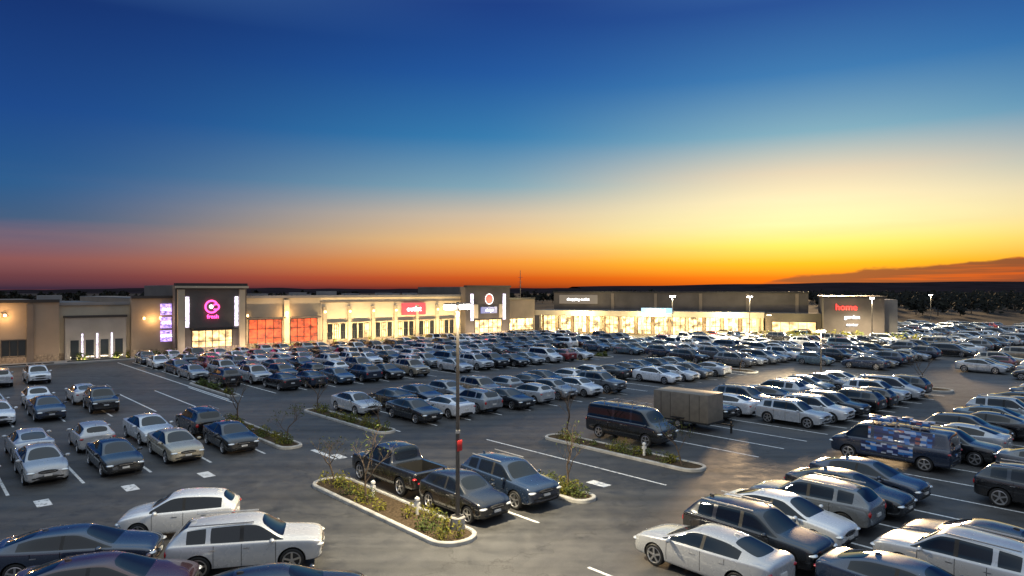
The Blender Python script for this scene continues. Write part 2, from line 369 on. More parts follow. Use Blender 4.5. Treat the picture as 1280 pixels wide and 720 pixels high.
def put(mesh,loc,ang,col=None):
    base=mesh.name.split('.')[0]
    o=obj(NAMES[base],mesh,loc=loc,rotz=ang)
    c=col or R.choice(PC); k=R.uniform(.85,1.12)
    o.color=(min(1,c[0]*k),min(1,c[1]*k),min(1,c[2]*k),1)
    sc=R.uniform(.96,1.02); o.scale=(sc,R.uniform(.97,1.01),R.uniform(.95,1.02))
    return o
def car_st(s,t,mesh=None,col=None,flip=None,jit=True):
    ang=HE2+(math.pi if (flip if flip is not None else R.random()<.4) else 0)
    if jit: ang+=R.gauss(0,.02); s+=R.gauss(0,.10); t+=R.gauss(0,.18)
    return put(mesh or R.choice(TT),P(s,t,.008),ang,col)
PITCH=2.85
def row(t,s0,s1,fill=.93,flip=None,skip=()):
    s=s0
    while s<=s1+.01:
        if R.random()<fill and not any(a<s<b for a,b in skip): car_st(s,t,flip=flip)
        s+=PITCH
W=(.80,.81,.81);SIL=(.50,.51,.52);BLK=(.012,.013,.016);NAVY=(.02,.035,.07);GRY=(.13,.145,.16);BEI=(.50,.44,.32);TEAL=(.06,.11,.17)
car_st(2.4,-39.6,SEDAN,W,False); car_st(5.3,-39.6,SEDAN,SIL,False); car_st(8.2,-39.6,SEDAN,BLK,False); car_st(11.2,-39.6,SEDAN,BEI,False); car_st(14.1,-39.6,SEDAN,BLK,False)
car_st(2.4,-45.2,SUV,GRY,True); car_st(5.3,-45.2,SEDAN,SIL,True); car_st(8.2,-45.2,HATCH,SIL,True); car_st(11.2,-45.2,SEDAN,W,False);car_st(14.1,-45.2,SUV,BLK,True)
row(-39.6,-9.2,0,1); row(-45.2,-9.2,0,1)
for s,t,m,c in ((2,-57.5,SEDAN,GRY),(5,-57.5,SEDAN,W),(8,-58,SEDAN,NAVY),(11.3,-58.3,SUV,BLK),(5,-63.5,SEDAN,SIL),(8,-63.5,HATCH,W),(11.2,-63.7,SEDAN,W),(7,-80,SUV,SIL),(10,-80.5,SUV,W),(4,-81,SEDAN,W),(1,-81,SEDAN,BLK)):
    car_st(s,t,m,c)
for t in (-60.5,-66.1,-73.2,-78.8,-86,-91.4):
    s0=23+ (0 if t>-70 else -.5)
    row(t,s0,68 if t>-70 else 92,.97)
for t in (-60.5,-66.1): row(t,76,100,.9)
row(-39.7,26.5,66,.97); row(-45.3,25.2,66,.97)
row(-42,73,99,.85); row(-48,73,99,.85); row(-54,76,104,.8)
car_st(17.2,-27.0,PICKUP,BLK,True,False); put(HATCH,P(17.1,-21.9,.008),HE2+.02,BLK); put(SUV,P(19.7,-22.1,.008),HE2-.02,NAVY)
put(VAN,P(32.6,-25.6,.008),HE2,BLK)
row(-21.2,44.5,66,1); row(-26.8,42.2,66,.97)
for t in(-21,-31,-36.5): row(t,82,100,.9)
row(-15.4,84,98,.9)
for k,(m,c) in enumerate([(SEDAN,SIL),(SUV,BLK),(SEDAN,W),(SUV,GRY),(SEDAN,BLK),(SEDAN,NAVY)]):
    car_st(19.1+k*2.55,-11.8,m,c,k%3==0)
put(CARGO,P(38.6,-13.2,.008),HE2+math.pi,NAVY)
car_st(41.6,-11.6,SUV,BLK,False)
row(-12,44.4,74,.97); 
for k,(m,c) in enumerate([(SEDAN,NAVY),(SUV,SIL),(SEDAN,BLK)]): car_st(21.2+k*2.7,-6.3,m,c)
row(-6.4,35.0,64,.97);row(1,36,64,.9);row(6.5,42,64,.9)
A=math.radians(14)
put(HATCH,Vector((-12.3,25.4,.008)),A+math.pi,W); put(SUV,Vector((-8.6,22.3,.008)),A,SIL); put(SEDAN,Vector((-13.9,21.9,.008)),A,NAVY)
put(SEDAN,Vector((-11.5,19.3,.008)),A,(.05,.015,.015)); put(SEDAN,Vector((-6.4,18.6,.008)),A,BLK)
for t in (-69,-63,-57,-49,-43,-35,-29,-21,-15,-7,-1):
    row(t,106,152,.92)
for t in (-63,-57,-49,-43,-35): row(t,156,190,.8)

# ------------------------------------------------------------------ trailer
def trailer():
    bm=bmesh.new()
    addbox(bm,-2.2,1.8,-1.0,1.0,.55,2.35,0,bev=.07)
    addbox(bm,-2.23,1.84,-1.03,1.03,.48,.58,1,bev=.01)
    for s in(1,-1):
        lathe(bm,(-.3,s*.98,.34),'y',[(-.1,.3),(-.08,.34),(.08,.34),(.1,.3)],2,20)
        lathe(bm,(-.3,s*.98,.34),'y',[(-.11,.18),(.11,.18)],3,14)
        addbox(bm,-.75,.15,s*1.06-.13,s*1.06+.13,.72,.76,1)
        addell(bm,(-2.24,s*.85,.8),(.03,.08,.08),5)
        for x in (-1.6,-.9,.5,1.2): addbox(bm,x-.015,x+.015,s*1.003-.004,s*1.003+.004,.62,2.28,1)
    addbox(bm,1.8,3.0,-.04,.04,.46,.54,1); addbox(bm,2.8,2.9,-.05,.05,.02,.7,1)
    addbox(bm,-2.235,-2.222,-.01,.01,.6,2.3,1)
    for z in (.95,2.0): addbox(bm,-2.25,-2.235,-.7,.7,z,z+.04,3)
    return finish(bm,'trailer',[simple('trailer_panel',(.20,.17,.13),.5,var=.15),CM[2],CM[2],CM[3],CM[4],CM[5]],35)
obj('cargo_trailer',trailer(),loc=P(38.6,-25.4,.008),rotz=HE2+.05)

# ------------------------------------------------------------------ ground, lot, markings
bm=bmesh.new(); addbox(bm,-6000,6000,-3000,9000,-.5,-.02); obj('ground',finish(bm,'ground',[M_GROUND]))
bm=bmesh.new()
q=[P(-70,-97),P(-70,45),P(195,45),P(195,-97)]
vs=[bm.verts.new((p.x,p.y,0)) for p in q]; f=bm.faces.new(vs); f.normal_update()
if f.normal.z<0: f.normal_flip()
obj('parking_lot_asphalt',finish(bm,'lot',[M_ASPH]))
bm=bmesh.new()
def strip(s0,s1,t0,t1,z=.004):
    bm.faces.new([bm.verts.new(P(a,b,z)) for a,b in ((s0,t0),(s0,t1),(s1,t1),(s1,t0))])
def stalls(s0,s1,t0,t1):
    s=s0
    while s<=s1: strip(s-.065,s+.065,t0,t1); s+=PITCH
stalls(3.9-2.9*6,15.6,-48,-36.9)
stalls(23.7,68,-48,-36.9)
stalls(-20,20,-66.5,-55)
stalls(21.6,70,-69,-57.8);stalls(21.6,94,-81.5,-70.3);stalls(21.6,94,-94,-83.2)
stalls(26.3,29,-31.5,-18.6);stalls(34.4,68,-29.6,-18.4)
stalls(18.4,21,-29.6,-18.9)
stalls(13.8,76,-14.8,-3.6); stalls(30,64,-1.5,9)
strip(20.1,20.25,-95,-57)
for (s,t) in ((7.6,-35.2),(10.9,-35.2),(17.4,-34.2),(4.3,-35.2),(23.9,-21.4)):
    strip(s,s+.55,t,t+1.1)
strip(17.2,17.5,-36,-33.2)
for f in bm.faces:
    f.normal_update()
    if f.normal.z<0: f.normal_flip()
obj('parking_stripes',finish(bm,'stripes',[M_STRIPE]))
bm=bmesh.new()
F1T=lambda p:P(p.x,p.y,p.z)
addbox(bm,-40,95,-101,-97.2,-.1,.14,0,T=F1T); bmesh.ops.recalc_face_normals(bm,faces=bm.faces)
obj('sidewalk',finish(bm,'sidewalk',[M_WALK]))

def island(s0,s1,t0,t1,name='planter_island'):
    bm=bmesh.new(); r=min(s1-s0,t1-t0)*.48; pts=[]
    for cx,cy,a0 in ((s1-r,t1-r,0),(s0+r,t1-r,90),(s0+r,t0+r,180),(s1-r,t0+r,270)):
        for k in range(7):
            a=math.radians(a0+k*15); pts.append((cx,cy,r,a))
    def ring(off,z): return [bm.verts.new(P(cx+(r+off)*math.cos(a),cy+(r+off)*math.sin(a),z)) for cx,cy,r,a in pts]
    rs=[ring(0,-.02),ring(0,.12),ring(-.03,.15),ring(-.16,.15),ring(-.18,.10)]
    n=len(pts)
    for k in range(4):
        for i in range(n): bm.faces.new([rs[k][i],rs[k][(i+1)%n],rs[k+1][(i+1)%n],rs[k+1][i]])
    f=bm.faces.new(rs[4]); f.material_index=1
    bmesh.ops.recalc_face_normals(bm,faces=bm.faces)
    obj(name,finish(bm,name,[M_KERB,M_MULCH],30))
ISL=[(14.0,15.9,-29.8,-19.0),(21.2,22.5,-24.5,-19.2),(28.9,30.5,-29.6,-18.8),(16.0,17.4,-47.6,-36.9),(22.2,23.6,-48,-36.8),(20.6,21.6,-69,-58),(67.6,70,-48,-37),(67.6,70,-29.6,-18.6),(68.6,71,-69,-58)]
for i in ISL: island(*i)

# ------------------------------------------------------------------ vegetation
def leaf_quads(bm,c,rad,n,size,rng,mi=0):
    for _ in range(n):
        while True:
            d=Vector((rng.uniform(-1,1),rng.uniform(-1,1),rng.uniform(-1,1)))
            if d.length<1: break
        p=Vector(c)+Vector((d.x*rad[0],d.y*rad[1],d.z*rad[2]))
        if p.z<.1: p.z=.1+rng.random()*.1
        a=Vector((rng.gauss(0,1),rng.gauss(0,1),rng.gauss(0,1))).normalized(); b=a.orthogonal().normalized()
        s=size*rng.uniform(.6,1.4)
        f=bm.faces.new([bm.verts.new(p+a*s),bm.verts.new(p+b*s*.5),bm.verts.new(p-a*s),bm.verts.new(p-b*s*.5)]); f.material_index=mi
def limb(bm,a,b,ra,rb,mi,n=5):
    d=(b-a); 
    if d.length<1e-4: return
    d=d.normalized(); u=d.orthogonal().normalized(); v=d.cross(u)
    A_=[bm.verts.new(a+(u*math.cos(6.283*i/n)+v*math.sin(6.283*i/n))*ra) for i in range(n)]
    B_=[bm.verts.new(b+(u*math.cos(6.283*i/n)+v*math.sin(6.283*i/n))*rb) for i in range(n)]
    for i in range(n):
        f=bm.faces.new([A_[i],A_[(i+1)%n],B_[(i+1)%n],B_[i]]); f.material_index=mi
def planting(s0,s1,t0,t1,n,rng,yellow=.3,hh=.35,leaf=.06,cnt=130):
    bm=bmesh.new()
    for _ in range(n):
        s=rng.uniform(s0+.35,s1-.35); t=rng.uniform(t0+.5,t1-.5); r=rng.uniform(.22,.5); h=hh*rng.uniform(.5,1.3)
        p=P(s,t,.12+h*.6); leaf_quads(bm,p,(r,r,h),cnt,leaf,rng,1 if rng.random()<yellow else 0)
        for k in range(5):
            a=rng.uniform(0,6.28); q=P(s,t,.1); e=q+Vector((math.cos(a)*r*.7,math.sin(a)*r*.7,h*1.3))
            limb(bm,q,e,.012,.005,2)
    return finish(bm,'planting',[M_LEAF,M_LEAFY,M_BARK])
for k,i in enumerate(ISL):
    obj('shrub_bed',planting(*i,20 if k<5 else 9,random.Random(50+k),yellow=.5,cnt=110 if k<5 else 50,leaf=.05 if k<5 else .12))
def bare_tree(h,seed,leaves=0):
    rng=random.Random(seed); bm=bmesh.new()
    def grow(p,d,l,r,dep):
        segs=3; q=p
        for k in range(segs):
            d2=(d+Vector((rng.gauss(0,.12),rng.gauss(0,.12),rng.gauss(0,.05)))).normalized()
            e=q+d2*l/segs; limb(bm,q,e,r*(1-.3*k/segs),r*(1-.3*(k+1)/segs),0,6 if dep>2 else 4); q=e; d=d2
            if dep>0 and k>0:
                az=rng.uniform(0,6.283); sp=Vector((math.cos(az),math.sin(az),.55))
                grow(q,(d*.6+sp*.7).normalized(),l*rng.uniform(.55,.75),r*.5,dep-1)
        if dep>0:
            grow(q,(d+Vector((rng.gauss(0,.3),rng.gauss(0,.3),.1))).normalized(),l*.7,r*.6,dep-1)
        elif leaves: leaf_quads(bm,q,(.14,.14,.14),leaves,.045,rng,1)
    grow(Vector((0,0,0)),Vector((0,0,1)),h*.42,h*.018,4)
    return finish(bm,'tree',[M_BARK,M_LEAF])
BT=[bare_tree(2.9,1,1),bare_tree(2.4,2,2),bare_tree(3.2,3,0)]
for (s,t,k) in ((21.8,-20.5,0),(16.7,-38.0,1),(14.9,-28.6,1),(14.6,-25.2,0),(29.7,-28.2,2),(29.6,-20,1),(16.8,-46,2),(22.9,-46.5,0),(23,-38,1),(68.8,-39,2),(69,-45,0),(68.8,-21,2)):
    o=obj('bare_tree',BT[k],loc=P(s,t,.09),rotz=R.uniform(0,6))
for k,(a,b_) in enumerate(((16,23),(23.5,28),(38,50),(51,64),(65,77),(88,94))):
    obj('shrub_bed',planting(a,b_,-99.6,-98,int((b_-a)*1.2),random.Random(90+k),yellow=.3,hh=.6,leaf=.18,cnt=30))
def treemass(n,region,seed,hr=(3,6),size=.8):
    rng=random.Random(seed); bm=bmesh.new()
    for _ in range(n):
        x,y=region(rng); h=rng.uniform(*hr); r=h*rng.uniform(.35,.6)
        limb(bm,Vector((x,y,0)),Vector((x,y,h*.6)),.18,.08,1,4)
        for k in range(3):
            leaf_quads(bm,(x+rng.gauss(0,r*.4),y+rng.gauss(0,r*.4),h*.6+rng.gauss(0,h*.1)),(r*.7,r*.7,h*.35),18,size,rng,0)
    return finish(bm,'trees',[M_TREEF,M_BARK])
def reg_right(r):
    d=r.uniform(0,1)**.7; return (r.uniform(110,330)+d*120, r.uniform(175,240)+d*330)
obj('distant_trees',treemass(800,reg_right,5,(4,8.4),1.0))
def reg_back(r): return (r.uniform(-420,500),r.uniform(330,620))
obj('distant_trees',treemass(420,reg_back,6,(4,8),1.3))
def reg_left(r): return (r.uniform(-260,-60),r.uniform(150,300))
obj('distant_trees',treemass(160,reg_left,8,(3,6),1.0))
def hill(x0,x1,y,hfun,name,depth=500):
    bm=bmesh.new(); n=160; rows=[]
    for j,(dy,k) in enumerate(((0,0),(depth*.35,.55),(depth*.7,.92),(depth,1),(depth*1.6,.5))):
        rows.append([bm.verts.new((x0+(x1-x0)*i/n,y+dy,-1+k*hfun(i/n,j))) for i in range(n+1)])
    for a,b in zip(rows,rows[1:]):
        for i in range(n): bm.faces.new([a[i],a[i+1],b[i+1],b[i]])
    bmesh.ops.recalc_face_normals(bm,faces=bm.faces)
    for f in bm.faces:
        if f.normal.z<0: f.normal_flip()
    obj(name,finish(bm,name,[M_HILL],60))
from mathutils import noise as mn
hill(-2600,3000,1500,lambda u,j:13+7*mn.noise(Vector((u*7,j*.1,0)))+3*mn.noise(Vector((u*60,j*.3,2))),'distant_hills')
hill(300,4200,2600,lambda u,j:24+26*math.sin(min(1,u*1.3)*math.pi*.6)+6*mn.noise(Vector((u*9,j*.1,5))),'distant_hills',800)

# ------------------------------------------------------------------ lamps
def lamp_mesh(h,heads=2,sign=False):
    bm=bmesh.new()
    lathe(bm,(0,0,0),'z',[(0,.28),(.42,.28),(.46,.25)],1,20)
    addbox(bm,-.16,.16,-.16,.16,.46,.49,0)
    lathe(bm,(0,0,0),'z',[(.49,.085),(h-.1,.05),(h,.05)],0,12)
    for s in ((1,-1) if heads==2 else (1,)):
        a,b=sorted((s*.04,s*.25)); addbox(bm,a,b,-.03,.03,h-.12,h-.06,0)
        a,b=sorted((s*.22,s*.62)); addbox(bm,a,b,-.14,.14,h-.10,h-.04,0,bev=.02)
        a,b=sorted((s*.22,s*.62)); addbox(bm,a,b,-.145,.145,h-.28,h-.103,2,bev=.04)
    if sign:
        addbox(bm,-.13,.13,-.115,-.09,2.9,3.3,3,bev=.005)
        lathe(bm,(0,0,0),'z',[(h*.42,.09),(h*.42+.12,.09)],1,12)
    return finish(bm,'lamp',[M_POLE,M_CONC,M_LAMP,simple('red_sign',(.5,.03,.03),.5)],35)
def light(kind,loc,energy,col,parent=None,**kw):
    l=bpy.data.lights.new('lamp_light',kind); l.energy=energy; l.color=col
    for k,v in kw.items(): setattr(l,k,v)
    o=bpy.data.objects.new('lamp_light',l); COL.objects.link(o); o.location=loc
    if parent: o.parent=parent
    return o
def lamp(x,y,h,energy,rot=0,sign=False,col=(1,.84,.56),base=0):
    e=empty('street_lamp',(x,y,base)); e.rotation_euler=(0,0,rot)
    obj('pole_and_heads',lamp_mesh(h,2,sign),e)
    light('SPOT',(0,0,h-.32),energy,col,e,spot_size=math.radians(165),spot_blend=.7,shadow_soft_size=.25)
p=P(15.55,-20.3); lamp(p.x,p.y,8.45,11000,.9,True,base=.09)
lamp(31.0,68.5,5.0,13000,.6)
for (x,y,h,en) in ((27.5,117,8.0,26000),(39,112,8.0,28000),(58,110,7.8,28000),(92,150,8,20000),(112,140,8,20000)):
    lamp(x,y,h,en,.7)

def utility():
    bm=bmesh.new(); lathe(bm,(0,0,0),'z',[(0,.07),(.55,.07),(.58,.1),(.66,.1),(.72,.03)],0,14); addbox(bm,-.12,.12,-.02,.02,.35,.5,0,bev=.01)
    return finish(bm,'utility',[simple('white_enamel',(.65,.65,.63),.5)],35)
UT=utility()
for s,t in ((15.2,-25.8),(15.3,-22.6),(29.8,-22.5)): obj('white_bollard',UT,loc=P(s,t,.09))  # small white bollards on the islands

# ------------------------------------------------------------------ buildings
class Frame:
    def __init__(s,o,ang): s.o=Vector(o); s.a=Vector((math.cos(ang),math.sin(ang),0)); s.d=Vector((math.sin(ang),-math.cos(ang),0)); s.ang=ang
    def w(s,p): 
        v=s.o+s.a*p[0]+s.d*p[1]; v.z=p[2]; return v
    def mat(s,p):
        m=Matrix((s.a,Vector((0,0,1)),s.d)).transposed().to_4x4(); m.translation=s.w(p); return m
class Bld:
    def __init__(s,name,fr): s.fr=fr; s.e=empty(name); s.parts={}
    def box(s,part,mat,a0,a1,d0,d1,z0,z1,bev=0):
        key=part
        if key not in s.parts: s.parts[key]=(bmesh.new(),[])
        bm,ms=s.parts[key]
        if mat not in ms: ms.append(mat)
        addbox(bm,a0,a1,d0,d1,z0,z1,ms.index(mat),bev,T=lambda p:s.fr.w(p))
    def done(s):
        for k,(bm,ms) in s.parts.items():
            bmesh.ops.recalc_face_normals(bm,faces=bm.faces)
            obj(k,finish(bm,k,ms),s.e)
ST_BR=simple('brown_stucco',(.24,.185,.135),.9,var=.15,vscale=.4)
ST_DK=simple('dark_stucco',(.115,.095,.08),.9,var=.2,vscale=.4)
ST_BE=simple('beige_stucco',(.44,.36,.25),.9,var=.12,vscale=.4)
ST_CR=simple('cream_stucco',(.66,.54,.36),.9,var=.10,vscale=.4)
ST_GY=simple('grey_stucco',(.22,.205,.19),.9,var=.15,vscale=.4)
STONE=simple('stone_veneer',(.26,.20,.14),.85,var=.5,vscale=3.5,bump=.6)
ROOF=simple('roof_membrane',(.13,.125,.12),.9,var=.3,vscale=.2)
TRIM=simple('dark_metal_trim',(.05,.045,.04),.4,metal=.5)
WDARK=simple('dark_window',(.02,.025,.03),.08,spec=.8)
W_WARM=emis('warm_window',(1,.62,.25),2.4,.7,(.8,.8,1.2))
W_ORG=emis('orange_window',(1,.10,.02),1.25,.65,(.9,.9,1.3))
W_WHT=emis('white_lit_panel',(.9,.8,1),2.0,.5,(1.5,1.5,3))
W_YEL=emis('lit_storefront',(1,.66,.28),2.8,.85,(.9,.9,1.1))
PURP=emis('purple_panel',(.55,.35,1),1.4,.8,(3,3,5))
PINK=emis('pink_neon',(1,.06,.3),4); REDN=emis('red_neon',(1,.04,.03),3.5); WHTN=emis('white_neon',(1,.97,.95),3); CYAN=emis('bright_sign',(.75,.95,1),9)
SC=emis('wall_sconce',(1,.6,.22),12)
def sign(fr,a,d,z,text,size,mat,w=None,h=None,back=None,rings=None,name='store_sign'):
    e=empty(name); 
    if w:
        bm=bmesh.new(); addbox(bm,a-w/2,a+w/2,d,d+.12,z-h/2,z+h/2,0,T=lambda p:fr.w(p)); bmesh.ops.recalc_face_normals(bm,faces=bm.faces)
        obj('panel',finish(bm,'panel',[back or TRIM]),e)
    if rings:
        for (cx,cz,r0,r1,t0,t1,mm) in rings:
            bm=bmesh.new(); M=fr.mat((a,d+.16,z)); n=28
            A_=[bm.verts.new(M@Vector((cx+r0*math.cos(t0+(t1-t0)*i/n),cz+r0*math.sin(t0+(t1-t0)*i/n),0))) for i in range(n+1)]
            B_=[bm.verts.new(M@Vector((cx+r1*math.cos(t0+(t1-t0)*i/n),cz+r1*math.sin(t0+(t1-t0)*i/n),0))) for i in range(n+1)]
            for i in range(n): bm.faces.new([A_[i],A_[i+1],B_[i+1],B_[i]])
            obj('emblem',finish(bm,'emblem',[mm]),e)
    if text:
        c=bpy.data.curves.new('letters','FONT'); c.body=text; c.size=size; c.extrude=.05; c.align_x='CENTER'; c.align_y='CENTER'; c.offset=.012
        c.materials.append(mat); o=bpy.data.objects.new('letters',c); COL.objects.link(o); o.matrix_world=fr.mat((a,d+.22,z)); 
        o.parent=e
    return e
F1=Frame(P(0,-101),TH)
def windows(b,a0,a1,d,z0,z1,n,mat,rows=1,fr=.09,part='windows'):
    b.box(part,mat,a0,a1,d-.1,d+.02,z0,z1)
    for k in range(n+1):
        x=a0+(a1-a0)*k/n; b.box('window_frames',TRIM,x-fr/2,x+fr/2,d+.023,d+.10,z0,z1)
    for k in range(rows+1):
        z=z0+(z1-z0)*k/rows; b.box('window_frames',TRIM,a0-fr/2,a1+fr/2,d+.026,d+.09,z-fr/2,z+fr/2)
def roofbits(b,a0,a1,d,z,n,seed):
    r=random.Random(seed)
    for _ in range(n):
        a=r.uniform(a0,a1); dd=d-r.uniform(3,18); w=r.uniform(.8,1.8); b.box('rooftop_units',ST_GY,a-w,a+w,dd-.8,dd+.8,z,z+r.uniform(.4,.9),.03)
def wall(b,mat,a0,a1,depth,H,dd=0,cap=.25,capm=None):
    b.box('walls',mat,a0,a1,-depth,dd,0,H)
    b.box('cornice',capm or TRIM,a0-.002,a1+.002,dd-.5,dd+cap,H+.003,H+.38)
    b.box('roof',ROOF,a0+.01,a1-.01,-depth,dd-.51,H+.003,H+.1)
    b.box('base_course',STONE,a0+.02,a1-.02,dd+.003,dd+.08,0.14,1.0)
b=Bld('retail_store',F1)
wall(b,ST_BR,-30,15,35,7.4); wall(b,ST_BE,15.003,23,34,7.0,-.6,capm=ST_GY)
b.box('walls',ST_GY,15.6,22.4,-.597,.25,0.14,5.4); b.box('cornice',TRIM,15.5,22.5,-.597,.4,5.403,5.7)
for k in range(4):
    a=16.6+k*1.65; b.box('doors',WDARK,a-.45,a+.45,.253,.28,.14,2.6)
for a in (17.42,19.07,20.72): b.box('light_pilasters',W_WHT,a-.09,a+.09,.253,.33,.3,3.4)
for a in (-4,2,6.4,10.4): windows(b,a-1.2,a+1.2,0,.9,2.9,3,WDARK,1)
for k in range(-24,15,6): b.box('pilasters',ST_DK,k-.35,k+.35,.003,.3,.14,7.2)
roofbits(b,-10,22,0,7.5,5,1); b.done()
b=Bld('shopping_center',F1)
wall(b,ST_BR,23.003,28,34,7.8,.3)
wall(b,ST_DK,28.003,37.7,14,9.5,1.5,.4); b.box('cornice',ST_BE,27.9,37.8,1.903,2.05,9.2,9.5)
b.box('tower_piers',ST_BE,28.3,29.2,1.503,1.8,.14,9.0); b.box('tower_piers',ST_BE,36.6,37.4,1.503,1.8,.14,9.0)
b.box('light_panels',W_WHT,29.35,29.8,1.503,1.66,3.8,8.0); b.box('light_panels',W_WHT,36.0,36.45,1.503,1.66,3.8,8.0)
windows(b,30.2,35.6,1.5,.3,3.3,6,W_WARM,2)
b.box('entrance_canopy',TRIM,29.9,35.9,1.503,3.2,3.45,3.7)
wall(b,ST_BE,37.703,50,35,7.7,.0,capm=ST_GY)
for a0,a1 in ((38.6,43.6),(45.0,49.4)):
    windows(b,a0,a1,0,.3,4.5,4,W_ORG,3); b.box('window_awning',ST_DK,a0-.3,a1+.3,.003,.9,4.6,4.85)
b.box('pilasters',ST_CR,43.9,44.7,.003,.35,.14,7.4)
wall(b,ST_CR,50.003,78,35,7.7,.0,capm=ST_GY)
b.box('band',ST_BR,50,78,.003,.10,6.9,7.1)
k=50.6
while k<77:
    b.box('pilasters',ST_BE,k-.3,k+.3,.003,.30,.14,6.3)
    for j in range(3):
        a=k+1.0+j*1.15; windows(b,a-.38,a+.38,0,1.0,3.4,2,WDARK if (j+int(k))%3 else W_WARM,2,.06)
    b.box('awnings',ST_DK,k+.45,k+3.9,.003,.4,3.65,3.75)
    k+=4.4
wall(b,ST_DK,78.003,89,14,9.4,1.5,.4)
b.box('light_panels',W_WHT,79.2,79.8,1.503,1.66,3.2,8.2); b.box('light_panels',W_WHT,87.2,87.8,1.503,1.66,3.2,8.2)
windows(b,80.2,86.8,1.5,.3,3.3,6,W_WARM,2)
b.box('tower_piers',ST_CR,80.0,80.8,1.503,1.8,3.6,6.2);b.box('tower_piers',ST_CR,86.2,86.9,1.503,1.8,3.6,6.2)
wall(b,ST_BR,89.003,97,30,7.0,.2)
windows(b,89.8,96.5,.2,.3,3.2,6,W_YEL,2)
roofbits(b,40,76,0,7.8,8,2)
for a in (24.5,26.5,38.3,44.3,50.6,55,59.4,63.8,68.2,72.6,77):
    b.box('wall_sconces',SC,a-.12,a+.12,.35,.5,5.3,5.6) if a>40 else b.box('wall_sconces',SC,a-.1,a+.1,.303,.45,5.0,5.3)
b.done()
for z,tx in ((6.3,'SALE'),(4.5,'CAFE'),(2.7,'BOOK')): sign(F1,27.2,.35,z,tx,.5,WHTN,1.4,1.5,PURP,name='illuminated_sign_panel')
sign(F1,32.9,1.55,5.2,'fresh',.8,PINK,rings=((-.15,1.4,.7,.95,.6,5.9,PINK),(.45,1.35,.28,.52,-2.4,2.6,PINK),(-.2,1.4,0,.28,0,6.283,WHTN)))
sign(F1,67.5,.15,5.6,'outlet',1.25,WHTN,5.0,2.1,emis('red_back',(1,.08,.1),1.1))
sign(F1,83.6,1.55,7.2,'',1,REDN,rings=((0,0,.0,.8,0,6.283,REDN),(0,0,.9,1.02,0,6.283,WHTN))); sign(F1,83.6,1.55,5.1,'shops',.8,WHTN,4,1.2,emis('blue_back',(.2,.25,.8),.6))
bm=bmesh.new(); lathe(bm,(0,0,0),'z',[(0,.16),(10,.09),(13.2,.05)],0,8)
for z in (9.6,10.6,11.6): addbox(bm,-.5,.5,-.03,.03,z,z+.06)
obj('antenna_mast',finish(bm,'antenna',[M_POLE]),loc=(1.8,148,0))
F2=Frame((5,141,0),math.radians(-21))
b=Bld('shopping_wing',F2)
b.box('rear_block_walls',ST_DK,1,52,-45,-9,0,8.3); b.box('cornice',TRIM,.9,52.1,-9.5,-8.8,8.303,8.6); b.box('roof',ROOF,1.1,51.9,-45,-9.51,8.303,8.4)
for k in range(14,52,9): b.box('wall_pilasters',ST_BR,k-.3,k+.3,-8.997,-8.85,0,8.2)
b.box('storefront_walls',ST_BE,0,44,-8.7,-3.2,0,4.5); b.box('roof',ROOF,-.2,44.2,-8.7,.4,4.503,4.75)
b.box('fascia',ST_CR,-.2,44.2,.403,.6,3.75,4.78); b.box('soffit',ST_CR,0,44,-3.19,.4,4.3,4.5)
SOF=emis('soffit_light',(1,.8,.5),14)
x=.6; seg=0
while x<43:
    m_=W_YEL if seg%4 else W_WARM
    windows(b,x,x+2.6,-3.2,.2,3.6,3,m_,2,.09)
    b.box('shop_piers',ST_BR if seg%3 else STONE,x+2.68,x+3.22,-3.197,-2.95,0,4.28)
    x+=3.3; seg+=1
k=1.0
while k<44:
    b.box('columns',STONE,k-.3,k+.3,-.2,.35,0,1.2); b.box('columns',ST_CR,k-.2,k+.2,-.1,.25,1.2,4.3); 
    b.box('soffit_lights',SOF,k+1.6,k+2.4,-1.6,-1.1,4.24,4.297)
    k+=4.2
b.done()
b=Bld('sign_block_store',F2)
b.box('corner_block',ST_DK,54,63.5,-14,1.5,0,7.5); b.box('cornice',TRIM,53.8,63.7,-14.2,1.7,7.503,7.85)
b.box('corner_block',ST_GY,63.6,66,-14,-2,0,7.2)
b.box('low_link',ST_DK,44.3,53.9,-8.7,-3,0,4.6)
windows(b,45.5,53,-3,.3,3,5,W_WARM,1)
b.done()
sign(F2,24.8,.65,4.95,'market hall',.75,CYAN,6,1.0,emis('cyan_back',(.3,.6,.8),1.5)); 
sign(F2,6.5,-8.95,6.9,'shopping outlet',.8,WHTN,8.5,1.9,emis('white_back',(.9,.7,.5),.22))
sign(F2,57.6,1.55,5.9,'home',1.5,REDN); sign(F2,58.5,1.55,4.2,'garden',.9,WHTN); sign(F2,58.5,1.55,2.9,'center',.7,WHTN)
bm=bmesh.new(); rg=random.Random(77)
for _ in range(40):
    p=F2.w((rg.uniform(42,70),rg.uniform(1.8,6),.8)); leaf_quads(bm,p,(.9,.9,rg.uniform(.7,1.6)),40,.22,rg,1 if rg.random()<.7 else 0)
obj('shrub_bed',finish(bm,'sb',[M_LEAF,M_LEAFY]))

